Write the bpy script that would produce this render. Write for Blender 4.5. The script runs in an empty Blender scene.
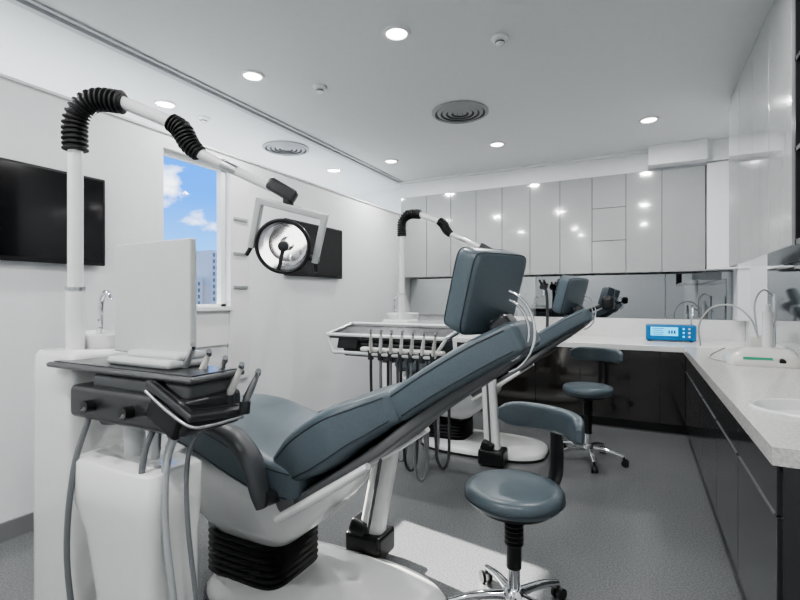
import bpy, bmesh, math, random
from math import sin, cos, pi, radians
from mathutils import Vector, Matrix
random.seed(4)
SC = bpy.context.scene
COL = SC.collection

# ------------------------------------------------------------------ materials
def mat(name, col, rough=0.5, metal=0.0, noise=0.0, nscale=20.0, coat=0.0, spec=0.5, emit=None, estr=0.0, bump=0.0, rn=0.0):
    m = bpy.data.materials.new(name); m.use_nodes = True
    nt = m.node_tree; b = nt.nodes['Principled BSDF']
    b.inputs['Base Color'].default_value = (*col, 1)
    b.inputs['Roughness'].default_value = rough
    b.inputs['Metallic'].default_value = metal
    b.inputs['Coat Weight'].default_value = coat
    b.inputs['Coat Roughness'].default_value = 0.05
    b.inputs['Specular IOR Level'].default_value = spec
    if emit:
        b.inputs['Emission Color'].default_value = (*emit, 1)
        b.inputs['Emission Strength'].default_value = estr
    tc = nt.nodes.new('ShaderNodeTexCoord')
    n = nt.nodes.new('ShaderNodeTexNoise'); n.inputs['Scale'].default_value = nscale
    n.inputs['Detail'].default_value = 4
    nt.links.new(tc.outputs['Object'], n.inputs['Vector'])
    r = nt.nodes.new('ShaderNodeValToRGB')
    k = max(noise, 0.01)
    r.color_ramp.elements[0].position = 0.35; r.color_ramp.elements[1].position = 0.65
    r.color_ramp.elements[0].color = (*[c*(1-k) for c in col], 1)
    r.color_ramp.elements[1].color = (*[min(1, c*(1+k)) for c in col], 1)
    nt.links.new(n.outputs['Fac'], r.inputs['Fac'])
    nt.links.new(r.outputs['Color'], b.inputs['Base Color'])
    if bump > 0:
        bp = nt.nodes.new('ShaderNodeBump'); bp.inputs['Strength'].default_value = bump
        bp.inputs['Distance'].default_value = 0.002
        nt.links.new(n.outputs['Fac'], bp.inputs['Height'])
        nt.links.new(bp.outputs['Normal'], b.inputs['Normal'])
    return m

M_WALL = mat('wall_paint', (.78,.79,.80), .5)
M_CEIL = mat('ceiling_paint', (.71,.725,.73), .6)
M_WHITE = mat('white_plastic', (.78,.79,.78), .22, coat=.5)
M_CREAM = mat('offwhite_plastic', (.68,.67,.64), .3, coat=.3)
M_FLOOR = mat('floor_vinyl', (.150,.156,.160), .25, noise=.22, nscale=110, spec=.6)
M_CAB = mat('gloss_grey_laminate', (.38,.39,.39), .10, coat=.9)
M_CABR = mat('gloss_grey_laminate_side', (.36,.37,.37), .10, coat=.9)
M_LOUV = mat('vent_louvre', (.36,.37,.37), .4)
M_SEAM = mat('seam_dark', (.12,.125,.13), .6)
M_DARK = mat('dark_gloss_laminate', (.022,.019,.018), .10, coat=.8)
M_DARK2 = mat('dark_grey_laminate', (.035,.037,.04), .18, coat=.6)
M_STONE = mat('quartz_counter', (.60,.59,.57), .18, noise=.16, nscale=90)
M_STONEW = mat('white_counter', (.80,.80,.79), .2, noise=.02)
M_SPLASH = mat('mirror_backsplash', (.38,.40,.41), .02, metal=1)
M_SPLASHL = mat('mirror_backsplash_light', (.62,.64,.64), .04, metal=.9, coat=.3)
M_CHROME = mat('chrome', (.82,.83,.85), .08, metal=1)
M_REFL = mat('lamp_reflector_mirror', (.80,.80,.82), .12, metal=1)
M_STEEL = mat('brushed_steel', (.55,.56,.57), .28, metal=1)
M_BLACK = mat('black_plastic', (.010,.010,.011), .32)
M_RUB = mat('black_rubber', (.012,.012,.013), .45)
M_DGREY = mat('dark_grey_plastic', (.030,.032,.035), .3, coat=.3)
M_TRAY = mat('tray_grey_plastic', (.085,.088,.09), .3, coat=.2)
M_MGREY = mat('mid_grey_plastic', (.12,.125,.13), .35)
M_ARM = mat('arm_rest_grey', (.065,.07,.075), .4)
M_LEATH = mat('blue_grey_upholstery', (.098,.128,.146), .33, noise=.05, nscale=120, bump=.10)
M_LEATHD = mat('upholstery_seam', (.03,.042,.05), .5)
M_HOSE = mat('grey_hose', (.18,.19,.20), .35)
M_HOSEL = mat('light_hose', (.42,.44,.45), .35)
M_TV = mat('tv_screen', (.006,.006,.007), .12, coat=.4)
M_TRIM = mat('aluminium_trim', (.50,.51,.52), .4)
M_BASEB = mat('grey_baseboard', (.20,.205,.21), .35)
M_EMIT = mat('lamp_diffuser', (1,1,1), .5, emit=(1,.98,.95), estr=9)
M_BULB = mat('lamp_bulb', (1,1,1), .3, emit=(1,.97,.92), estr=3)
M_BLUE = mat('device_blue', (.01,.17,.42), .3, coat=.3)
M_LCD = mat('lcd_cyan', (.05,.5,.8), .2, emit=(.1,.65,1.0), estr=1.0)
M_LCDT = mat('lcd_text', (.01,.08,.25), .4)
M_GREEN = mat('green_label', (.05,.35,.22), .4)
M_BLDG = mat('building_facade', (.40,.42,.44), .7, noise=.05)
M_BWIN = mat('building_windows', (.08,.11,.14), .4)
M_MON = mat('monitor_shell', (.58,.60,.60), .35, coat=.1)

def glassmat():
    m = bpy.data.materials.new('window_glass'); m.use_nodes = True
    nt = m.node_tree; nt.nodes.clear()
    o = nt.nodes.new('ShaderNodeOutputMaterial'); mx = nt.nodes.new('ShaderNodeMixShader')
    t = nt.nodes.new('ShaderNodeBsdfTransparent'); g = nt.nodes.new('ShaderNodeBsdfGlossy')
    g.inputs['Roughness'].default_value = .02
    t.inputs['Color'].default_value = (.96,.98,.98,1)
    lw = nt.nodes.new('ShaderNodeLayerWeight'); lw.inputs['Blend'].default_value = .5
    p = nt.nodes.new('ShaderNodeMath'); p.operation='POWER'; p.inputs[1].default_value=5
    q = nt.nodes.new('ShaderNodeMath'); q.operation='MULTIPLY_ADD'; q.inputs[1].default_value=.4; q.inputs[2].default_value=.01
    nt.links.new(lw.outputs['Facing'], p.inputs[0]); nt.links.new(p.outputs[0], q.inputs[0])
    nt.links.new(q.outputs[0], mx.inputs[0]); nt.links.new(t.outputs[0], mx.inputs[1]); nt.links.new(g.outputs[0], mx.inputs[2])
    nt.links.new(mx.outputs[0], o.inputs[0]); return m
M_GLASS = glassmat()

# ------------------------------------------------------------------ builders
def group(name, loc):
    e = bpy.data.objects.new(name, None); e.location = loc; e.empty_display_size = .1
    COL.objects.link(e); return e

def fin(name, me, m, parent=None, ang=40, wn=False):
    me.materials.append(m)
    me.shade_smooth(); me.set_sharp_from_angle(angle=radians(ang))
    o = bpy.data.objects.new(name, me); COL.objects.link(o)
    if wn:
        w = o.modifiers.new('wn', 'WEIGHTED_NORMAL'); w.keep_sharp = True
    if parent:
        o.parent = parent; o.matrix_parent_inverse = Matrix.Translation(-Vector(parent.location))
    return o

def mesh(name, vs, fs, m, parent=None, ang=40):
    me = bpy.data.meshes.new(name); me.from_pydata([tuple(v) for v in vs], [], fs); me.update()
    bm = bmesh.new(); bm.from_mesh(me); bmesh.ops.recalc_face_normals(bm, faces=bm.faces); bm.to_mesh(me); bm.free()
    return fin(name, me, m, parent, ang)

def rot(rx=0, ry=0, rz=0):
    return (Matrix.Rotation(radians(rz),4,'Z') @ Matrix.Rotation(radians(ry),4,'Y') @ Matrix.Rotation(radians(rx),4,'X'))

def box(name, c, s, m, parent=None, bev=0.0, r=None, seg=3, taper=None):
    bm = bmesh.new(); bmesh.ops.create_cube(bm, size=1)
    for v in bm.verts:
        k = 1
        if taper and v.co.z < 0: k = taper
        v.co = Vector((v.co.x*s[0]*k, v.co.y*s[1]*k, v.co.z*s[2]))
    if bev > 0:
        bmesh.ops.bevel(bm, geom=list(bm.edges), offset=min(bev, min(s)*.49), segments=seg, profile=.5, affect='EDGES')
    T = Matrix.Translation(c) @ (r if r else Matrix.Identity(4))
    bmesh.ops.transform(bm, matrix=T, verts=bm.verts)
    me = bpy.data.meshes.new(name); bm.to_mesh(me); bm.free()
    return fin(name, me, m, parent, 50, wn=bev > 0)

def boxes(name, lst, m, parent=None):
    """lst of (x0,x1,y0,y1,z0,z1)"""
    vs=[]; fs=[]
    for (x0,x1,y0,y1,z0,z1) in lst:
        b=len(vs)
        vs += [(x0,y0,z0),(x1,y0,z0),(x1,y1,z0),(x0,y1,z0),(x0,y0,z1),(x1,y0,z1),(x1,y1,z1),(x0,y1,z1)]
        fs += [tuple(b+i for i in f) for f in [(0,3,2,1),(4,5,6,7),(0,1,5,4),(1,2,6,5),(2,3,7,6),(3,0,4,7)]]
    return mesh(name, vs, fs, m, parent)

def frame_from(z, up=Vector((0,0,1))):
    z = Vector(z).normalized()
    if abs(z.dot(up)) > .99: up = Vector((1,0,0))
    x = up.cross(z).normalized(); y = z.cross(x)
    return Matrix((x,y,z)).transposed()

def sweep(name, pts, r, m, parent=None, sides=10, k=6, rings=0, amp=.18, smoothp=True, flat=1.0, cap=True):
    P=[Vector(p) for p in pts]; R = r if isinstance(r,(list,tuple)) else [r]*len(P)
    S=[]; RR=[]
    if len(P)>2 and smoothp:
        Q=[2*P[0]-P[1]]+P+[2*P[-1]-P[-2]]
        for i in range(len(P)-1):
            a,b,c,d=Q[i:i+4]
            for j in range(k):
                t=j/k
                S.append(.5*((2*b)+(c-a)*t+(2*a-5*b+4*c-d)*t*t+(3*b-a-3*c+d)*t**3)); RR.append(R[i]*(1-t)+R[i+1]*t)
        S.append(P[-1]); RR.append(R[-1])
    else: S=P; RR=list(R)
    if rings:
        L=[0]
        for i in range(1,len(S)): L.append(L[-1]+(S[i]-S[i-1]).length)
        n=rings*4; S2=[];R2=[]
        for q in range(n+1):
            d=L[-1]*q/n; i=1
            while i<len(S)-1 and L[i]<d: i+=1
            t=(d-L[i-1])/max(1e-9,L[i]-L[i-1]); S2.append(S[i-1].lerp(S[i],t))
            rr=RR[i-1]*(1-t)+RR[i]*t; R2.append(rr*(1+amp*(1 if q%4 in (1,2) else -1)))
        S,RR=S2,R2
    vs=[];fs=[]
    T=(S[1]-S[0]).normalized(); F=frame_from(T); x=F.col[0].copy()
    for i,p in enumerate(S):
        if i==0: t=(S[1]-S[0])
        elif i==len(S)-1: t=S[-1]-S[-2]
        else: t=S[i+1]-S[i-1]
        t.normalize(); x=(x-t*x.dot(t)).normalized(); y=t.cross(x)
        for j in range(sides):
            an=2*pi*j/sides
            vs.append(p+x*cos(an)*RR[i]+y*sin(an)*RR[i]*flat)
    for i in range(len(S)-1):
        for j in range(sides):
            fs.append((i*sides+j,i*sides+(j+1)%sides,(i+1)*sides+(j+1)%sides,(i+1)*sides+j))
    if cap:
        fs.append(tuple(range(sides))[::-1]); fs.append(tuple((len(S)-1)*sides+j for j in range(sides)))
    return mesh(name,vs,fs,m,parent,55)

def cyl(name,p1,p2,r1,m,parent=None,r2=None,sides=24):
    return sweep(name,[p1,p2],[r1,r1 if r2 is None else r2],m,parent,sides=sides,smoothp=False)

def lathe(name, prof, m, parent=None, M=None, n=32, sx=1, sy=1, ang=40, cap0=True, cap1=True):
    vs=[];fs=[]
    for (r,z) in prof:
        for j in range(n):
            a=2*pi*j/n; v=Vector((r*cos(a)*sx,r*sin(a)*sy,z)); vs.append(M@v if M else v)
    for i in range(len(prof)-1):
        for j in range(n): fs.append((i*n+j,i*n+(j+1)%n,(i+1)*n+(j+1)%n,(i+1)*n+j))
    if cap0: fs.append(tuple(range(n))[::-1])
    if cap1: fs.append(tuple((len(prof)-1)*n+j for j in range(n)))
    return mesh(name,vs,fs,m,parent,ang)

def loft(name, secs, m, parent=None, ex=5.0, n=36, ang=60):
    vs=[];fs=[]
    for c,u,v in secs:
        c,u,v=Vector(c),Vector(u),Vector(v)
        for j in range(n):
            a=2*pi*j/n; ca,sa=cos(a),sin(a)
            vs.append(c+u*(abs(ca)**(2/ex))*(1 if ca>=0 else -1)+v*(abs(sa)**(2/ex))*(1 if sa>=0 else -1))
    for i in range(len(secs)-1):
        for j in range(n): fs.append((i*n+j,i*n+(j+1)%n,(i+1)*n+(j+1)%n,(i+1)*n+j))
    fs.append(tuple(range(n))[::-1]); fs.append(tuple((len(secs)-1)*n+j for j in range(n)))
    return mesh(name,vs,fs,m,parent,ang)

def pad(name, line, yc, m, parent=None, ex=5.0, endr=.05, pipe=None):
    n=len(line); dens=[]
    for i in range(n-1):
        a=line[max(i-1,0)];b=line[i];c=line[i+1];d=line[min(i+2,n-1)]
        for j in range(5):
            t=j/5
            dens.append(tuple(.5*((2*b[q])+(c[q]-a[q])*t+(2*a[q]-5*b[q]+4*c[q]-d[q])*t*t+(3*b[q]-a[q]-3*c[q]+d[q])*t**3) for q in range(4)))
    dens.append(line[-1])
    secs=[]
    def fr(i):
        a=dens[max(i-1,0)];b=dens[min(i+1,len(dens)-1)]
        t=Vector((b[0]-a[0],0,b[1]-a[1])).normalized(); nn=Vector((-t.z,0,t.x))
        if nn.z<0: nn=-nn
        return t,nn
    def sec(i,shr,back):
        t,nn=fr(i)
        x,z,w,h=dens[i]
        c=Vector((x,yc,z))-nn*h/2+t*back
        secs.append((c,Vector((0,max(w/2-shr,.01),0)),nn*max(h/2-shr*.7,.006)))
    e=min(endr, dens[0][3]/2)
    for q in range(5):
        an=pi/2*q/5; sec(0,e*(1-sin(an)),-e*cos(an)+0)
    for i in range(len(dens)): sec(i,0,0)
    for q in range(4,-1,-1):
        an=pi/2*q/5; sec(len(dens)-1,e*(1-sin(an)),e*cos(an))
    o=loft(name,secs,m,parent,ex,n=56)
    if pipe:
        for s in (-1,1):
            for fz in (.62,-.62):
                pts=[]
                for i in range(0,len(dens)):
                    t,nn=fr(i); x,z,w,h=dens[i]
                    c=Vector((x,yc,z))-nn*h/2
                    pts.append(c+nn*h/2*fz+Vector((0,s*(w/2)*(1-abs(fz)**ex)**(1/ex),0)))
                sweep('piping',pts,.0028,pipe,parent,sides=6,k=1)
    return o

# ------------------------------------------------------------------ room
XL,XR,YB,YS,H = -3.03,1.0,5.88,-1.6,2.95
WT=2.48
boxes('floor',[(XL-.2,XR+.15,YS-.15,YB+.5,-.1,0)],M_FLOOR)
boxes('ceiling',[(XL-1.6,XR+.15,YS-.15,YB+.5,H,H+.12)],M_CEIL)
wy0,wy1,wz0,wz1 = 2.18,2.78,1.22,2.38
boxes('wall_left',[(XL-.12,XL,YS,wy0,0,WT),(XL-.12,XL,wy1,YB+.4,0,WT),(XL-.12,XL,wy0,wy1,0,wz0),(XL-.12,XL,wy0,wy1,wz1,WT)],M_WALL)
boxes('wall_right',[(XR,XR+.15,YS,YB+.5,0,H)],M_WALL)
boxes('wall_back',[(XL-1.6,XR,YB+.36,YB+.5,0,H),(XL,XR,YB+.03,YB+.36,2.72,H)],M_WALL)
boxes('wall_front',[(XL-1.6,XR,YS-.15,YS,0,H)],M_WALL)
boxes('trim_transom_rail',[(XL-.05,XL+.0,YS,YB,H-.025,H),(XL+.03,XL+.055,YS,YB,H-.014,H)],M_TRIM)
boxes('trim_transom_sill',[(XL-.13,XL+.012,YS,YB,WT,WT+.015)],M_WHITE)
mesh('window_2',[(XL-.03,YS,WT+.015),(XL-.03,YB,WT+.015),(XL-.03,YB,H-.02),(XL-.03,YS,H-.02)],[(0,1,2,3)],M_GLASS)
boxes('baseboard_left',[(XL,XL+.015,YS,YB+.3,0,.10)],M_BASEB)
boxes('trim_back_cornice',[(XL,.1,YB-.02,YB+.03,H-.03,H)],M_WHITE)
boxes('trim_back_beam',[(.08,.62,YB-.16,YB+.03,2.74,H),(.62,XR,YB-.06,YB+.03,2.74,H)],M_WALL)
boxes('trim_back_pilaster',[(.63,XR,YB-.02,YB+.36,1.605,2.73),(.90,XR,YB+.0,YB+.36,1.065,1.605)],M_WALL)

# window 1
w=group('window_1',(XL,2.45,1.8))
f=.03
boxes('frame',[(XL-.09,XL-.04,wy0,wy1,wz0,wz0+f),(XL-.09,XL-.04,wy0,wy1,wz1-f,wz1),(XL-.09,XL-.04,wy0,wy0+f,wz0,wz1),(XL-.09,XL-.04,wy1-f-.02,wy1,wz0,wz1)],M_WHITE,w)
mesh('pane',[(XL-.07,wy0+f,wz0+f),(XL-.07,wy1-f,wz0+f),(XL-.07,wy1-f,wz1-f),(XL-.07,wy0+f,wz1-f)],[(0,1,2,3)],M_GLASS,w)
boxes('sill',[(XL-.12,XL+.05,wy0-.03,wy1,wz0-.02,wz0+.01)],M_WHITE,w)
boxes('side_leaf',[(XL+.002,XL+.035,wy1-.02,wy1+.19,.62,wz1+.02)],M_WHITE,w)
for zz in (1.38,1.66,1.95): boxes('hinge',[(XL+.035,XL+.05,wy1+.01,wy1+.16,zz,zz+.022)],M_STEEL,w)
boxes('apron',[(XL+.001,XL+.02,wy0,wy1,.92,wz0-.02)],M_WHITE,w)

# outside city
def tower(x,y,wx,wy,z1,z0=-60):
    g=group('office_building',(x,y,0)); boxes('block',[(x-wx/2,x+wx/2,y-wy/2,y+wy/2,z0,z1)],M_BLDG,g)
    l=[]
    z=z1-1.2
    while z>-12:
        yy=y-wy/2+.6
        while yy<y+wy/2-.8:
            l.append((x+wx/2,x+wx/2+.05,yy,yy+1.0,z-1.5,z)); yy+=1.7
        z-=2.6
    boxes('windows',l,M_BWIN,g)
tower(-162,138,12,8,21); tower(-165,128,12,8,9); tower(-150,150,12,9,14); tower(-172,112,12,14,5); tower(-168,120,12,6,12)
tower(-190,160,14,30,7)

# ceiling fixtures
lights=[(-1.345,2.56),(-2.55,2.56),(.073,4.87),(-1.36,4.90),(-2.66,4.92),(.07,2.56),(-1.35,.2),(-2.6,.2),(.07,.2),(-1.35,-1.1)]
def downlight(x,y,e=15):
    g=group('recessed_downlight',(x,y,H))
    lathe('ring',[(.062,H-.001),(.062,H-.006),(.066,H-.012),(.085,H-.010),(.088,H-.001)],M_WHITE,g,Matrix.Translation((x,y,0)))
    cyl('diffuser',(x,y,H-.001),(x,y,H-.008),.061,M_EMIT,g)
    l=bpy.data.lights.new('downlight_lamp','AREA'); l.shape='DISK'; l.size=.12; l.energy=e; l.color=(1,.99,.975)
    o=bpy.data.objects.new('lamp',l); COL.objects.link(o); o.location=(x,y,H-.02)
    o.parent=g; o.matrix_parent_inverse=Matrix.Translation((-x,-y,-H))
for x,y in lights: downlight(x,y)
for x,y in [(-3.58,2.60),(-3.52,4.93)]: downlight(x,y,4)
def detector(x,y):
    g=group('smoke_detector',(x,y,H))
    lathe('base',[(.055,H),(.055,H-.012),(.045,H-.02),(.03,H-.022),(.028,H-.04),(.02,H-.045)],M_WHITE,g,Matrix.Translation((x,y,0)))
    lathe('ring',[(.031,H-.026),(.031,H-.034)],M_DGREY,g,Matrix.Translation((x,y,0)))
for x,y in [(-2.224,2.944),(-.79,2.913),(-3.55,2.96)]: detector(x,y)
def annulus_vent(x,y):
    g=group('ceiling_air_diffuser',(x,y,H)); T=Matrix.Translation((x,y,0)); n=48
    lathe('back_plate',[(.235,H-.001),(.235,H-.004)],M_SEAM,g,T,n=n)
    r=.25
    for i in range(5):
        prof=[(r,H-.004),(r,H-.012),(r-.028,H-.022),(r-.030,H-.018),(r-.006,H-.008),(r,H-.004)]
        vs=[];fs=[]
        for (a,b) in prof:
            for j in range(n): vs.append((x+a*cos(2*pi*j/n),y+a*sin(2*pi*j/n),b))
        for k in range(len(prof)-1):
            for j in range(n): fs.append((k*n+j,k*n+(j+1)%n,(k+1)*n+(j+1)%n,(k+1)*n+j))
        mesh('louvre',vs,fs,M_LOUV,g); r-=.048
    lathe('centre_cap',[(.02,H-.004),(.02,H-.02),(.005,H-.022)],M_LOUV,g,T)
annulus_vent(-1.419,3.91); annulus_vent(-3.46,3.97)

# TVs
def tv(y0,y1,z0,z1):
    g=group('wall_mounted_television',(XL,(y0+y1)/2,(z0+z1)/2))
    c=(y0+y1)/2; zc=(z0+z1)/2
    box('bracket',(XL+.01,c,zc),(.02,.4,.3),M_BLACK,g)
    box('casing',(XL+.035,c,zc),(.03,y1-y0,z1-z0),M_BLACK,g,.006)
    box('screen',(XL+.0505,c,zc+.005),(.002,y1-y0-.03,z1-z0-.04),M_TV,g)
tv(.78,1.745,1.50,2.04); tv(3.42,4.36,1.515,2.06)

# ------------------------------------------------------------------ back cabinets
g=group('upper_cabinet',(-1.2,YB,2.15))
boxes('carcass',[(XL+.01,.63,YB+.02,YB+.355,1.61,2.72)],M_SEAM,g)
sx=[-3.02,-2.62,-2.265,-1.913,-1.567,-1.216,-.86,-.50,-.142,.215,.62]
for i in range(10):
    a,b=sx[i]+.003,sx[i+1]-.003; xc=(a+b)/2
    if i==7:
        for z0,z1 in ((1.59,1.96),(1.966,2.34),(2.346,2.715)): box('door',(xc,YB+.01,(z0+z1)/2),(b-a,.02,z1-z0),M_CAB,g,.002)
    else: box('door',(xc,YB+.01,2.152),(b-a,.02,1.126),M_CAB,g,.002)

g=group('base_cabinet_run',(-.6,5.4,.4))
CY=5.09
boxes('carcass',[(-1.9,XR-.002,CY+.05,YB+.35,.09,.787)],M_DARK,g)
boxes('toe_kick',[(-1.88,XR-.002,CY+.10,YB+.35,0,.09)],M_BLACK,g)
dx=[-1.9,-1.45,-1.0,-.55,-.10,.17,.385]
for i in range(6): box('door',((dx[i]+dx[i+1])/2,CY+.04,.44),(dx[i+1]-dx[i]-.006,.02,.69),M_DARK,g,.002)
box('worktop',((-1.95+XR)/2-.001,(CY+YB+.35)/2,.815),(XR+1.948,YB+.35-CY,.056),M_STONEW,g,.006)
g=group('counter_upstand',(-.6,YB+.28,.95))
boxes('ledge',[(-1.95,XR-.003,YB+.22,YB+.35,.8435,1.06)],M_STONEW,g)
g=group('glass_backsplash',(-1,YB+.33,1.3))
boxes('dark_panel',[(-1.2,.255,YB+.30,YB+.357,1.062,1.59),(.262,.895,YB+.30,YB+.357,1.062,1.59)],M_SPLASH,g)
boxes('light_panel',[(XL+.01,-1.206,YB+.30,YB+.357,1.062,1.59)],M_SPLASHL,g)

# right run
g=group('side_cabinet_run',(.7,3.4,.4))
boxes('carcass',[(.40,XR-.002,1.83,CY-.0,.09,.785)],M_DARK,g)
boxes('toe_kick',[(.45,XR-.002,1.86,CY-.0,0,.09)],M_BLACK,g)
boxes('end_panel',[(.39,XR-.002,1.80,1.825,0,.785)],M_DARK2,g)
yy=[1.83,2.48,3.13,3.78,4.43,5.08]
for i in range(5):
    a,b=yy[i]+.003,yy[i+1]-.003
    box('drawer_front',(.39,(a+b)/2,.70),(.02,b-a,.16),M_DARK2,g,.002)
    box('door',(.39,(a+b)/2,.352),(.02,b-a,.52),M_DARK2,g,.002)
    boxes('finger_rail',[(.376,.384,a+.02,b-.02,.612,.619)],M_MGREY,g)
def top_with_hole():
    x0,x1,y0,y1,z0,z1=.36,XR-.003,1.79,CY-.0005,.787,.843
    cx,cy,rx,ry=.66,2.42,.235,.19; n=48
    vs=[];fs=[]
    def q(x0,x1,y0,y1): vs.extend([(x0,y0,z1),(x1,y0,z1),(x1,y1,z1),(x0,y1,z1)]); b=len(vs)-4; fs.append((b,b+1,b+2,b+3))
    hy0,hy1=2.12,2.72
    q(x0,x1,y0,hy0); q(x0,x1,hy1,y1)
    b=len(vs)
    for j in range(n):
        a=2*pi*j/n; ca,sa=cos(a),sin(a)
        vs.append((cx+rx*ca,cy+ry*sa,z1))
        tx=((x1-cx)/ca if ca>1e-6 else ((x0-cx)/ca if ca<-1e-6 else 1e9)); ty=((hy1-cy)/sa if sa>1e-6 else ((hy0-cy)/sa if sa<-1e-6 else 1e9))
        t=min(tx,ty); vs.append((cx+ca*t,cy+sa*t,z1))
    for j in range(n):
        k=(j+1)%n; fs.append((b+2*j,b+2*j+1,b+2*k+1,b+2*k))
    for (px,py) in ((x0,hy0),(x1,hy0),(x1,hy1),(x0,hy1)):
        vs.append((px,py,z1)); c=len(vs)-1
        an=math.atan2(py-cy,px-cx)%(2*pi); j=int(an/(2*pi)*n); k=(j+1)%n
        fs.append((b+2*j+1,c,b+2*k+1))
    c=len(vs); vs.extend([(x0,y0,z0),(x1,y0,z0),(x1,y1,z0),(x0,y1,z0),(x0,y0,z1),(x1,y0,z1),(x1,y1,z1),(x0,y1,z1)])
    fs.extend([(c,c+1,c+5,c+4),(c+1,c+2,c+6,c+5),(c+2,c+3,c+7,c+6),(c+3,c,c+4,c+7),(c,c+3,c+2,c+1)])
    me=bpy.data.meshes.new('worktop'); me.from_pydata(vs,[],fs); me.update()
    return fin('worktop',me,M_STONE,g,30)
top_with_hole()
T=Matrix.Translation((.66,2.42,.843))
lathe('basin',[(.255,0),(.255,.008),(.245,.014),(.232,.010),(.21,-.03),(.15,-.045),(.03,-.05),(.02,-.051)],M_WHITE,g,T,n=48,sx=1,sy=.81,cap0=False)
g=group('side_splashback',(XR-.01,3.4,1.2))
boxes('rear_lip',[(XR-.025,XR-.003,1.79,CY,.8435,.93)],M_STONEW,g)
boxes('splash_glass',[(XR-.012,XR-.003,1.79,5.08,.93,1.55)],M_SPLASHL,g)
gf=group('basin_faucet',(.94,2.42,.843))
cyl('stem',(.945,2.42,.8435),(.945,2.42,1.0),.018,M_CHROME,gf)
sweep('spout',[(.945,2.42,1.0),(.93,2.42,1.07),(.87,2.42,1.10),(.81,2.42,1.05)],.012,M_CHROME,gf)
cyl('lever',(.945,2.42,1.0),(.945,2.50,1.03),.007,M_CHROME,gf)

g=group('upper_cabinet',(.82,3,2.2))
boxes('carcass',[(.67,XR-.002,2.86,4.64,1.555,2.86),(.66,XR-.002,1.0,4.64,2.86,H-.002)],M_CABR,g)
yy=[2.86,3.305,3.75,4.195,4.64]
for i in range(4): box('door',(.66,(yy[i]+yy[i+1])/2,2.205),(.02,yy[i+1]-yy[i]-.006,1.30),M_CABR,g,.002)
boxes('open_shelf_unit',[(.98,XR-.003,1.2,2.855,1.555,2.86),(.66,.98,2.835,2.855,1.555,2.86),(.66,.98,1.2,2.85,1.555,1.58),(.66,.98,1.2,2.85,2.84,2.86),(.66,.98,1.2,2.85,2.0,2.02),(.66,.98,1.2,2.85,2.43,2.45),(.66,.98,1.2,1.22,1.555,2.86)],M_DARK2,g)

# ------------------------------------------------------------------ counter items
g=group('sterilizer_control_unit',(.285,5.72,.843))
box('body',(.285,5.72,.9355),(.46,.22,.165),M_BLUE,g,.015)
box('face',(.285,5.605,.935),(.44,.012,.148),M_BLUE,g,.004)
box('screen',(.225,5.598,.95),(.25,.006,.09),M_LCD,g,.002)
for i in range(4): box('text_line',(.17,5.594,.98-.02*i),(.11-.02*(i%2),.002,.006),M_LCDT,g)
for i in range(3): box('text_block',(.27+.025*i,5.594,.945),(.015,.002,.035),M_LCDT,g)
for i in range(3): 
    for j in range(2): cyl('button',(.40+.05*j,5.60,.90+.04*i),(.40+.05*j,5.59,.90+.04*i),.010,M_WHITE if j else M_LCD,g,sides=12)
for xx in (.09,.48): cyl('foot',(xx,5.72,.8435),(xx,5.72,.856),.02,M_BLACK,g)

def goose(name,x,y,z,dx,dy,h=.22,r=.011):
    g=group(name,(x,y,z))
    cyl('collar',(x,y,z),(x,y,z+.03),r*2,M_CHROME,g)
    sweep('neck',[(x,y,z+.03),(x,y,z+h*.7),(x+dx*.3,y+dy*.3,z+h),(x+dx*.8,y+dy*.8,z+h*.98),(x+dx,y+dy,z+h*.75)],r,M_CHROME,g)
    cyl('lever',(x,y,z+.05),(x+.06,y,z+.09),r*.6,M_CHROME,g)
goose('gooseneck_faucet',.50,5.98,.8435,0,-.14,.36)
goose('gooseneck_faucet',-1.80,5.98,.8435,.02,-.14,.42)
def micro(x,y):
    z=.8435; g=group('bench_microscope',(x,y,z))
    box('foot',(x,y,z+.02),(.14,.18,.04),M_DGREY,g,.012)
    sweep('arm',[(x,y+.06,z+.03),(x,y+.08,z+.25),(x,y+.04,z+.48),(x-.01,y-.03,z+.58)],[.02,.018,.018,.022],M_DGREY,g)
    box('head',(x-.02,y-.04,z+.60),(.09,.10,.07),M_DGREY,g,.02,rot(20,15,0))
    for s in (-1,1): cyl('eyepiece',(x-.02+s*.022,y-.07,z+.62),(x-.03+s*.025,y-.13,z+.67),.014,M_BLACK,g,sides=12)
    cyl('objective',(x-.02,y-.04,z+.57),(x-.02,y-.04,z+.49),.016,M_CHROME,g,sides=12)
micro(-.80,5.86); micro(-1.02,5.88)

g=group('ultrasonic_scaler_unit',(.74,4.0,.843))
loft('body',[((.74,4.0,.8435),(.20,0,0),(0,.15,0)),((.74,4.0,.87),(.205,0,0),(0,.155,0)),((.75,4.01,.915),(.185,0,0),(0,.135,0)),((.77,4.03,.945),(.15,0,0),(0,.10,0)),((.77,4.03,.95),(.13,0,0),(0,.08,0))],M_CREAM,g,ex=6)
box('label',(.70,3.862,.893),(.16,.006,.02),M_GREEN,g,r=rot(-22))
cyl('knob',(.83,3.87,.885),(.83,3.845,.88),.018,M_BLACK,g)
sweep('cable',[(.62,3.88,.87),(.54,3.95,.855),(.47,4.15,.853),(.50,4.4,.853),(.60,4.5,.9)],.006,M_HOSEL,g)
g=group('irrigation_bottle_stand',(.83,4.42,.843))
box('base',(.80,4.42,.9295),(.12,.12,.17),M_CREAM,g,.012)
cyl('pole',(.90,4.42,.8445),(.90,4.42,1.33),.012,M_CHROME,g)
cyl('bottle',(.84,4.30,.90),(.84,4.30,1.20),.035,M_WHITE,g); cyl('bottle_neck',(.84,4.30,1.20),(.84,4.30,1.25),.014,M_WHITE,g)
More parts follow.
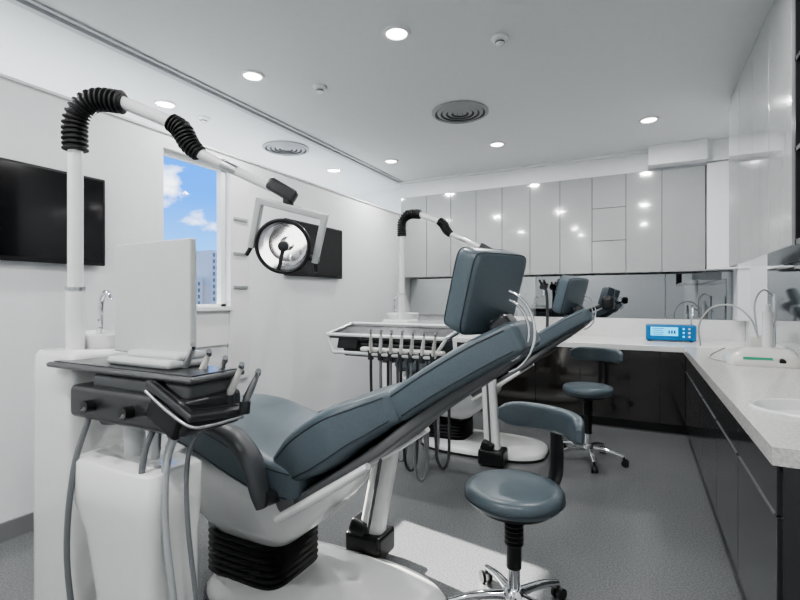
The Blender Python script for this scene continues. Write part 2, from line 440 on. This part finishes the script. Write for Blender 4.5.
sweep('tube_a',[(.80,4.42,1.01),(.76,4.44,1.14),(.66,4.5,1.24),(.52,4.55,1.22),(.44,4.6,1.08),(.45,4.62,.90)],.007,M_HOSEL,g)
sweep('tube_b',[(.90,4.42,1.31),(.82,4.35,1.36),(.76,4.3,1.25),(.78,4.3,1.0)],.006,M_HOSEL,g)
box('bracket',(.87,4.36,1.10),(.06,.14,.02),M_STEEL,g)

# ------------------------------------------------------------------ dental chair
def chair(Yc, strut, hr_yaw=28, extra=False):
    g=group('dental_chair',(-1.25,Yc,0))
    pad('seat_cushion',[(-1.97,.735,.46,.12),(-1.88,.785,.52,.14),(-1.68,.78,.57,.155),(-1.45,.725,.59,.165),(-1.28,.68,.59,.16),(-1.17,.66,.55,.15)],Yc,M_LEATH,g,endr=.05,ex=7,pipe=M_LEATHD)
    pad('back_cushion_lower',[(-1.27,.70,.54,.16),(-1.18,.795,.59,.20),(-1.04,.89,.585,.20),(-.92,.935,.49,.165),(-.83,.965,.37,.135)],Yc,M_LEATH,g,endr=.045,ex=7,pipe=M_LEATHD)
    pad('back_cushion_upper',[(-.81,.965,.35,.125),(-.68,1.055,.34,.125),(-.52,1.155,.335,.125),(-.40,1.215,.31,.115)],Yc,M_LEATH,g,endr=.04,ex=7,pipe=M_LEATHD)
    pad('back_shell',[(-1.16,.555,.50,.05),(-1.0,.665,.50,.05),(-.86,.765,.40,.05),(-.70,.90,.26,.05),(-.50,1.045,.24,.05),(-.38,1.13,.18,.04)],Yc,M_MGREY,g,endr=.02)
    for s in (-1,1):
        sweep('side_rail',[(-1.22,Yc+s*.28,.462),(-1.0,Yc+s*.28,.605),(-.84,Yc+s*.255,.715)],[.026,.026,.018],M_WHITE,g,flat=.7,sides=14)
    loft('seat_shell',[((-1.52,Yc,.235),(.15,0,0),(0,.13,0)),((-1.51,Yc,.27),(.21,0,0),(0,.18,0)),((-1.49,Yc,.36),(.30,0,0),(0,.245,0)),((-1.49,Yc,.48),(.39,0,-.01),(0,.27,0)),((-1.51,Yc,.555),(.43,0,-.03),(0,.27,0)),((-1.52,Yc,.58),(.39,0,-.03),(0,.23,0))],M_WHITE,g,ex=5)
    cyl('hinge',(-1.2,Yc-.27,.52),(-1.2,Yc+.27,.52),.045,M_MGREY,g)
    secs=[]; z=.06; i=0
    while z<.275:
        k=1.0 if i%2 else .90
        secs.append(((-1.56,Yc,z),(.22*k,0,0),(0,.18*k,0))); z+=.014; i+=1
    loft('bellows',secs,M_RUB,g,ex=5,ang=20)
    loft('base_plate',[((-1.22,Yc,.0),(.54,0,0),(0,.31,0)),((-1.22,Yc,.035),(.54,0,0),(0,.31,0)),((-1.22,Yc,.06),(.52,0,0),(0,.29,0)),((-1.24,Yc,.075),(.44,0,0),(0,.24,0))],M_WHITE,g,ex=3)
    loft('base_skirt',[((-1.22,Yc,.0),(.55,0,0),(0,.32,0)),((-1.22,Yc,.018),(.55,0,0),(0,.32,0))],M_BLACK,g,ex=3)
    (x0,y0,z0),(x1,y1,z1)=strut
    a=Vector(strut[0]);b=Vector(strut[1]);
    loft('lift_strut',[(a,(.075,0,0),(0,.05,0)),(a.lerp(b,.15),(.06,0,0),(0,.045,0)),(a.lerp(b,.8),(.055,0,0),(0,.045,0)),(b,(.07,0,0),(0,.05,0))],M_WHITE,g,ex=4)
    sweep('strut_groove',[a.lerp(b,.1)+Vector((.0,-.05,0)),b+Vector((0,-.052,0))],.008,M_SEAM,g,smoothp=False)
    box('strut_foot',(x0,y0,z0+.01),(.20,.17,.12),M_BLACK,g,.02)
    box('strut_pivot',(x0-.03,y0-.02,z0+.09),(.10,.12,.08),M_BLACK,g,.02,rot(0,20))
    y=Yc-.335
    sweep('arm_rest',[(-1.62,y,.775),(-1.52,y,.79),(-1.40,y,.765),(-1.31,y,.69),(-1.26,y,.57),(-1.25,y,.52)],[.025,.045,.052,.052,.045,.03],M_ARM,g,sides=18,flat=.55)
    cyl('arm_rest_pivot',(-1.25,y,.55),(-1.25,Yc-.26,.54),.03,M_DGREY,g)
    R=Matrix.Translation((-.497,Yc-.005,1.325))@rot(0,0,-hr_yaw)@rot(0,17,0)
    secs=[]
    for t,(hw,hh) in zip((-.054,-.051,-.042,-.02,.02,.042,.051,.054),((.115,.13),(.124,.140),(.130,.147),(.133,.150),(.133,.150),(.130,.147),(.124,.140),(.112,.13))):
        secs.append((R@Vector((t,0,0)),R.to_3x3()@Vector((0,hw,0)),R.to_3x3()@Vector((0,0,hh))))
    loft('headrest_cushion',secs,M_LEATH,g,ex=9,n=64)
    for t in (-.043,.043):
        pts=[]
        for j in range(49):
            a2=2*pi*j/48; ca,sa=cos(a2),sin(a2)
            pts.append(R@Vector((t,.130*(abs(ca)**(2/9))*(1 if ca>=0 else -1),.147*(abs(sa)**(2/9))*(1 if sa>=0 else -1))))
        sweep('headrest_piping',pts,.0025,M_LEATHD,g,sides=6,k=1)
    sweep('headrest_bar',[(-.47,Yc,1.22),(-.44,Yc,1.14),(-.46,Yc,1.05)],.018,M_STEEL,g)
    box('headrest_mount',(-.42,Yc,1.19),(.08,.12,.10),M_DGREY,g,.02,rot(0,-40))
    for rr,dy in ((.110,-.12),(.085,-.09)):
        pts=[]
        for i in range(11):
            a=radians(-75+150*i/10); pts.append((-.41+rr*cos(a)*1.0,Yc+dy,1.19+rr*1.25*sin(a)))
        sweep('grab_handle',pts,.005,M_CHROME,g,sides=8,k=3)
    if extra:
        box('control_knob',(-.22,Yc-.05,1.26),(.09,.07,.11),M_BLACK,g,.03)
        cyl('knob_arm',(-.40,Yc-.03,1.18),(-.24,Yc-.05,1.25),.014,M_BLACK,g)
    return g
chair(1.64,((-1.20,2.0,.08),(-1.02,1.93,.80)))
chair(3.95,((-1.02,3.56,.06),(-1.08,3.63,.74)),28,True)

# ------------------------------------------------------------------ stools
def stool(x,y,zs,yaw,k=1.0):
    g=group('dentist_stool',(x,y,0)); T=Matrix.Translation((x,y,0))@rot(0,0,yaw)
    def P(a,b,c): return T@Vector((a,b,c))
    lathe('seat',[(.03,zs-.075),(.16*k,zs-.075),(.186*k,zs-.066),(.200*k,zs-.045),(.200*k,zs-.022),(.188*k,zs-.007),(.16*k,zs-.001),(.02,zs+.003)],M_LEATH,g,T,n=48,ang=60)
    sweep('seat_piping',[T@Vector((.201*k*cos(a*pi/12),.201*k*sin(a*pi/12),zs-.044)) for a in range(25)],.003,M_LEATHD,g,sides=6,k=2)
    lathe('seat_pan',[(.15,zs-.09),(.16,zs-.075)],M_BLACK,g,T)
    cyl('gas_sleeve',P(0,0,.22),P(0,0,zs-.12),.030,M_BLACK,g)
    sweep('sleeve_rings',[P(0,0,zs-.24),P(0,0,zs-.09)],.035,M_BLACK,g,rings=8,amp=.1,sides=20)
    cyl('gas_piston',P(0,0,.10),P(0,0,zs-.22),.024,M_CHROME,g)
    lathe('hub',[(.045,.075),(.05,.09),(.045,.125),(.03,.14)],M_CHROME,g,T)
    for i in range(5):
        a=2*pi*i/5+.3; c,s=cos(a),sin(a)
        sweep('leg',[P(c*.03,s*.03,.11),P(c*.15,s*.15,.10),P(c*.26,s*.26,.072)],[.020,.017,.013],M_CHROME,g,sides=10)
        cyl('caster_stem',P(c*.26,s*.26,.075),P(c*.26,s*.26,.045),.008,M_BLACK,g,sides=10)
        q=Vector((-s,c,0)).normalized()
        for sg in (-1,1):
            ctr=Vector((c*.27,s*.27,.026)); p1=T@(ctr+q*sg*.008); p2=T@(ctr+q*sg*.022)
            cyl('caster_wheel',p1,p2,.026,M_BLACK,g,sides=18)
    sweep('back_bracket',[P(0,.10,zs-.09),P(0,.19,zs-.08),P(0,.252,zs-.02),P(0,.262,zs+.10),P(0,.252,zs+.20)],[.022,.026,.034,.034,.026],M_BLACK,g,sides=12,flat=.5)
    secs=[]
    for i in range(17):
        a=radians(90-60+120*i/16); e=min(i,16-i); kk=(.45,.8,.95)[e] if e<3 else 1
        d=Vector((cos(a),sin(a),0)); c=T@(d*.245+Vector((0,0,zs+.225)))
        d3=T.to_3x3()@d
        secs.append((c,d3*.024*kk,Vector((0,0,.055*kk))))
    loft('back_band',secs,M_LEATH,g,ex=4)
stool(-.45,1.87,.552,-30,.97)
stool(-.371,3.995,.605,-20,.95)

# ------------------------------------------------------------------ operating lamp
def oplamp(x,y,yaw,face):
    g=group('dental_operating_lamp',(x,y,0)); T=Matrix.Translation((x,y,0))@rot(0,0,yaw)
    def P(a,b,c): return T@Vector((a,b,c))
    cyl('post_lower',P(0,0,1.09),P(0,0,1.34),.034,M_WHITE,g)
    cyl('post_collar',P(0,0,1.33),P(0,0,1.345),.036,M_STEEL,g)
    cyl('post',P(0,0,1.34),P(0,0,1.94),.028,M_WHITE,g)
    sweep('elbow_bellows',[P(0,0,1.90),P(.0,0,2.02),P(.035,0,2.085),P(.10,0,2.11),P(.20,0,2.098)],.042,M_RUB,g,sides=20,rings=18,amp=.13)
    cyl('arm_1',P(.19,0,2.10),P(.42,0,2.005),.026,M_WHITE,g)
    sweep('joint_bellows',[P(.39,0,2.02),P(.435,0,1.985),P(.465,0,1.93),P(.51,0,1.885)],[.034,.040,.038,.03],M_RUB,g,sides=20,rings=12,amp=.12)
    cyl('arm_2',P(.49,0,1.90),P(.80,0,1.75),.022,M_WHITE,g,r2=.017)
    cyl('arm_2_collar',P(.60,0,1.847),P(.66,0,1.818),.023,M_STEEL,g,r2=.021)
    box('head_joint',P(.845,0,1.74),(.13,.05,.055),M_DGREY,g,.015,rot(0,0,yaw)@rot(0,30,0))
    cyl('swivel',P(.87,0,1.73),P(.87,0,1.66),.022,M_BLACK,g)
    c=P(.855,0,1.515); z=Vector(face).normalized(); F=frame_from(z).to_4x4(); F=Matrix.Translation(c)@F@Matrix.Rotation(radians(-14),4,'Z')
    def Q(a,b,cc): return F@Vector((a,b,cc))
    w,h0,h1=.132,-.03,.15
    pr=[(-w,h0),(-w,h1),(w,h1),(w,h0)]
    for (a,b) in ((0,1),(1,2),(2,3)):
        p=Q(pr[a][0],pr[a][1],-.02);q=Q(pr[b][0],pr[b][1],-.02)
        d=(q-p).normalized(); u=(F.to_3x3()@Vector((0,0,1)))*.028; v=d.cross(u).normalized()*.013
        loft('yoke_bar',[(p-d*.012,u,v),(q+d*.012,u,v)],M_MON,g,ex=8)
    cyl('yoke_stem',Q(.03,h1,-.02),P(.87,0,1.67),.014,M_DGREY,g)
    cyl('yoke_pivot',Q(-w-.015,h0,-.02),Q(-.10,h0,-.02),.014,M_DGREY,g)
    cyl('yoke_pivot',Q(w+.015,h0,-.02),Q(.10,h0,-.02),.014,M_DGREY,g)
    lathe('housing',[(.106,.034),(.110,.015),(.102,-.03),(.07,-.07),(.03,-.085)],M_BLACK,g,F,cap0=False)
    n=32; prof=[(.104,.034),(.099,.012),(.088,-.010),(.072,-.028),(.052,-.041),(.03,-.050),(.004,-.052)]
    vs=[];fs=[]
    for (r,zz) in prof:
        for j in range(n): vs.append(Q(r*cos(2*pi*j/n),r*sin(2*pi*j/n),zz))
    for i in range(len(prof)-1):
        for j in range(n): fs.append((i*n+j,i*n+(j+1)%n,(i+1)*n+(j+1)%n,(i+1)*n+j))
    mesh('reflector',vs,fs,M_REFL,g,14)
    sweep('rim',[Q(.105*cos(a*pi/12),.105*sin(a*pi/12),.034) for a in range(25)],.008,M_BLACK,g,sides=8,k=2)
    lathe('bulb_shield',[(.022,.010),(.022,.03),(.012,.036)],M_DGREY,g,F)
    box('bulb_holder',Q(0,-.055,.02),(.016,.09,.01),M_DGREY,g,.003,Matrix(F.to_3x3()).to_4x4())
    lathe('bulb',[(.012,-.048),(.013,.0),(.013,.010)],M_BULB,g,F)
    for s in (-1,1): cyl('grip',Q(s*.13,-.03,-.02),Q(s*.145,-.08,-.005),.009,M_BLACK,g,sides=12)
oplamp(-2.05,1.08,27.3,(.46,-.82,-.25))
oplamp(-2.06,4.03,0,(.2,-.4,-.8))

# ------------------------------------------------------------------ cuspidor units
def cuspidor(x,y):
    g=group('cuspidor_unit',(x,y,0))
    loft('cabinet',[((x,y,.05),(.145,0,0),(0,.145,0)),((x,y,.95),(.145,0,0),(0,.145,0)),((x,y,1.07),(.142,0,0),(0,.142,0)),((x,y,1.09),(.13,0,0),(0,.13,0))],M_WHITE,g,ex=9)
    loft('plinth',[((x+.05,y,0),(.21,0,0),(0,.17,0)),((x+.05,y,.055),(.20,0,0),(0,.16,0))],M_BLACK,g,ex=8)
    T=Matrix.Translation((x-.045,y+.13,0.02))
    lathe('bowl_body',[(.03,1.0),(.10,1.01),(.145,1.05),(.158,1.125),(.154,1.13),(.138,1.085),(.10,1.045),(.02,1.035)],M_WHITE,g,T,n=40,sx=1.1)
    fx,fy=x-.14,y+.13
    cyl('faucet_collar',(fx,fy,1.08),(fx,fy,1.16),.018,M_CHROME,g)
    sweep('cup_filler',[(fx,fy,1.14),(fx,fy,1.24),(fx+.012,fy+.0,1.30),(fx+.05,fy+.0,1.325),(fx+.075,fy+.0,1.29)],.012,M_CHROME,g)
    cyl('faucet_lever',(fx,fy,1.16),(fx+.04,fy-.03,1.20),.006,M_CHROME,g)
cuspidor(-2.05,1.13); cuspidor(-2.10,4.07)

def handpiece(g,p,d,L=.13,m=M_WHITE):
    p=Vector(p); d=Vector(d).normalized()
    s=Vector((.4,-.6,.1)).normalized()
    sweep('handpiece',[p,p+d*L*.25,p+d*L*.7,p+d*L,p+d*L*1.12+s*.006],[.009,.013,.011,.008,.007],m,g,sides=12)
    sweep('handpiece_head',[p+d*L*1.10,p+d*L*1.22+s*.012],[.010,.009],M_CHROME,g,sides=12)
    sweep('handpiece_collar',[p-d*.03,p],[.007,.010],M_BLACK,g,sides=10,smoothp=False)

# ------------------------------------------------------------------ delivery unit near
g=group('dental_delivery_unit',(-1.5,1.05,0))
loft('pedestal',[((-1.50,1.02,.0),(.15,0,0),(0,.095,0)),((-1.50,1.02,.3),(.155,0,0),(0,.10,0)),((-1.53,1.02,.50),(.18,0,0),(0,.105,0)),((-1.56,1.02,.60),(.22,0,0),(0,.11,0)),((-1.56,1.02,.735),(.225,0,0),(0,.11,0)),((-1.56,1.02,.745),(.21,0,0),(0,.10,0))],M_WHITE,g,ex=7)
cyl('neck',(-1.60,1.04,.74),(-1.62,1.05,.89),.035,M_MON,g)
cyl('neck_b',(-1.50,1.04,.74),(-1.50,1.05,.89),.022,M_STEEL,g)
box('body',(-1.51,1.05,.935),(.60,.24,.115),M_DGREY,g,.02)
box('body_cap',(-1.47,1.06,1.01),(.50,.20,.05),M_MGREY,g,.015)
box('top_tray',(-1.585,1.05,1.05),(.80,.22,.020),M_TRAY,g,.010)
box('tray_rim',(-1.585,1.05,1.061),(.76,.18,.006),M_DGREY,g,.002)
for xx in (-1.66,-1.45):
    cyl('brake_knob',(xx,.93,.935),(xx,.90,.935),.020,M_BLACK,g); cyl('brake_stem',(xx,.91,.93),(xx+.02,.885,.92),.008,M_MGREY,g)
box('monitor_foot',(-1.53,1.08,1.078),(.34,.17,.03),M_MON,g,.014)
box('monitor_foot_step',(-1.50,1.09,1.10),(.28,.12,.03),M_MON,g,.014)
cyl('monitor_neck',(-1.55,1.14,1.09),(-1.57,1.13,1.22),.025,M_MON,g)
box('monitor_shell',(-1.58,1.095,1.300),(.45,.026,.41),M_MON,g,.006,rot(0,0,-2))
box('monitor_back',(-1.58,1.118,1.300),(.40,.03,.36),M_MON,g,.012,rot(0,0,-2))
Rr=rot(-8,24,0)
box('instrument_shelf',(-1.275,1.04,.975),(.23,.24,.025),M_DGREY,g,.010,Rr)
box('instrument_shelf_top',(-1.278,1.04,.990),(.19,.20,.008),M_BLACK,g,.003,Rr)
box('control_panel',(-1.29,.935,.935),(.15,.03,.08),M_BLACK,g,.012,rot(0,24,0))
sweep('shelf_handle',[(-1.37,.925,1.01),(-1.26,.915,.965),(-1.17,.925,.925),(-1.155,.98,.915),(-1.16,1.12,.91)],.005,M_STEEL,g)
for i in range(5):
    x=-1.385+i*.055; y=1.06+.018*i; z=1.03-.020*i
    cyl('holder_ring',(x,y,z-.03),(x+.005,y,z+.01),.018,M_DGREY,g)
    handpiece(g,(x,y,z),(.45,.05,.85),.105,M_CREAM if i%2 else M_STEEL)
for (x,y,z,xe,m,r) in ((-1.37,.98,.90,-1.40,M_HOSE,.010),(-1.28,1.0,.89,-1.31,M_HOSEL,.010),(-1.24,1.04,.88,-1.26,M_HOSE,.008),(-1.32,1.02,.88,-1.35,M_HOSEL,.008)):
    sweep('instrument_hose',[(x,y,z+.03),(x-.03,y-.04,.80),(xe,y-.05,.60),(xe+.03,y-.04,.34),(xe+.03,y-.02,.14),(xe-.02,y,.08),(xe-.07,y-.03,.12),(xe-.10,y-.06,.20)],r,m,g,sides=10)
sweep('supply_hose',[(-1.72,.95,.88),(-1.74,.91,.70),(-1.76,.90,.4),(-1.74,.93,.02)],.010,M_HOSE,g,sides=10)
sweep('support_arm',[(-1.75,1.10,.87),(-1.84,1.12,.83),(-1.91,1.12,.82)],.03,M_MGREY,g,sides=14)

# ------------------------------------------------------------------ delivery unit far
g=group('dental_delivery_unit',(-1.5,2.9,0))
R2=rot(10,0,0)
box('top_tray',(-1.52,2.86,1.055),(.90,.34,.016),M_DGREY,g,.006,R2)
pts=[(-1.97,2.69,1.045),(-1.07,2.69,1.045),(-1.07,3.03,1.105),(-1.97,3.03,1.105),(-1.97,2.69,1.045)]
for i in range(4): sweep('tray_rail',[pts[i],pts[i+1]],.012,M_WHITE if i%2==0 else M_STEEL,g,smoothp=False)
pts=[(-1.97,2.69,1.04),(-1.90,2.67,.925),(-1.14,2.67,.925),(-1.07,2.69,1.04)]
for i in range(3): sweep('under_rail',[pts[i],pts[i+1]],.012,M_MON,g,smoothp=False)
box('body',(-1.50,2.86,.965),(.74,.26,.11),M_DGREY,g,.02,R2)
box('front_holder',(-1.38,2.69,.955),(.60,.06,.03),M_CREAM,g,.012)
box('display',(-1.80,2.70,.985),(.16,.02,.07),M_BLACK,g,.004,rot(-15))
for i in range(7):
    x=-1.60+i*.075
    handpiece(g,(x,2.67,.93),(.22,-.35,.5),.17,M_WHITE if i%2 else M_CREAM)
    cyl('holster',(x,2.675,.89),(x,2.67,.955),.020,M_DGREY,g,sides=12)
    zb=.12+.05*((i*3)%4)
    sweep('instrument_hose',[(x,2.675,.93),(x,2.68,.7),(x+.01,2.70,.4),(x+.01,2.72,zb+.06),(x+.04,2.74,zb),(x+.07,2.76,zb+.06),(x+.06,2.80,.45),(x+.04,2.84,.9)],.010,M_HOSE if i%3 else M_DGREY,g,sides=8)
sweep('swing_arm',[(-1.60,2.95,.90),(-1.75,3.2,.87),(-1.9,3.6,.86),(-2.04,3.925,.86)],.035,M_CREAM,g,sides=14)
cyl('arm_pivot',(-1.60,2.93,.84),(-1.60,2.93,.94),.05,M_MGREY,g)

# ------------------------------------------------------------------ lighting
def world():
    w=bpy.data.worlds.new('sky'); SC.world=w; w.use_nodes=True; nt=w.node_tree
    bg=nt.nodes['Background']; tc=nt.nodes.new('ShaderNodeTexCoord'); sep=nt.nodes.new('ShaderNodeSeparateXYZ')
    nt.links.new(tc.outputs['Generated'],sep.inputs[0])
    r=nt.nodes.new('ShaderNodeValToRGB'); e=r.color_ramp.elements
    e[0].position=0.0; e[0].color=(.45,.47,.48,1); e[1].position=1.0; e[1].color=(.02,.14,.60,1)
    for p,c in ((.49,(.55,.58,.60,1)),(.505,(.22,.56,1.0,1)),(.60,(.03,.27,.95,1))):
        q=r.color_ramp.elements.new(p); q.color=c
    mr=nt.nodes.new('ShaderNodeMapRange'); mr.inputs[1].default_value=-1; mr.inputs[2].default_value=1
    nt.links.new(sep.outputs[2],mr.inputs[0]); nt.links.new(mr.outputs[0],r.inputs['Fac'])
    mp=nt.nodes.new('ShaderNodeMapping'); mp.inputs['Scale'].default_value=(1,1,1.8); mp.inputs['Location'].default_value=(.9,.4,.22)
    nt.links.new(tc.outputs['Generated'],mp.inputs[0])
    n=nt.nodes.new('ShaderNodeTexNoise'); n.inputs['Scale'].default_value=5.5; n.inputs['Detail'].default_value=8; n.inputs['Roughness'].default_value=.55
    nt.links.new(mp.outputs[0],n.inputs['Vector'])
    cr=nt.nodes.new('ShaderNodeValToRGB'); cr.color_ramp.elements[0].position=.53; cr.color_ramp.elements[1].position=.63
    nt.links.new(n.outputs['Fac'],cr.inputs['Fac'])
    mx=nt.nodes.new('ShaderNodeMix'); mx.data_type='RGBA'; mx.inputs[7].default_value=(1.3,1.35,1.4,1)
    nt.links.new(cr.outputs['Color'],mx.inputs[0]); nt.links.new(r.outputs['Color'],mx.inputs[6])
    nt.links.new(mx.outputs[2],bg.inputs['Color']); bg.inputs['Strength'].default_value=1.9
world()
s=bpy.data.lights.new('sun','SUN'); s.energy=24; s.angle=radians(.6); s.color=(1,.96,.9)
so=bpy.data.objects.new('sun',s); COL.objects.link(so); so.location=(-8,4,8)
so.rotation_euler=Vector((1,-.16,-.70)).to_track_quat('-Z','Y').to_euler()

SC.view_settings.look='AgX - Medium High Contrast'
SC.view_settings.exposure=.25
# ------------------------------------------------------------------ camera
c=bpy.data.cameras.new('camera'); co=bpy.data.objects.new('camera',c); COL.objects.link(co)
c.sensor_width=36; c.lens=36*465/800; c.shift_y=-2/800; c.clip_start=.05; c.clip_end=600
co.location=(0,0,1.3); co.rotation_euler=(pi/2,0,radians(27.3))
SC.camera=co
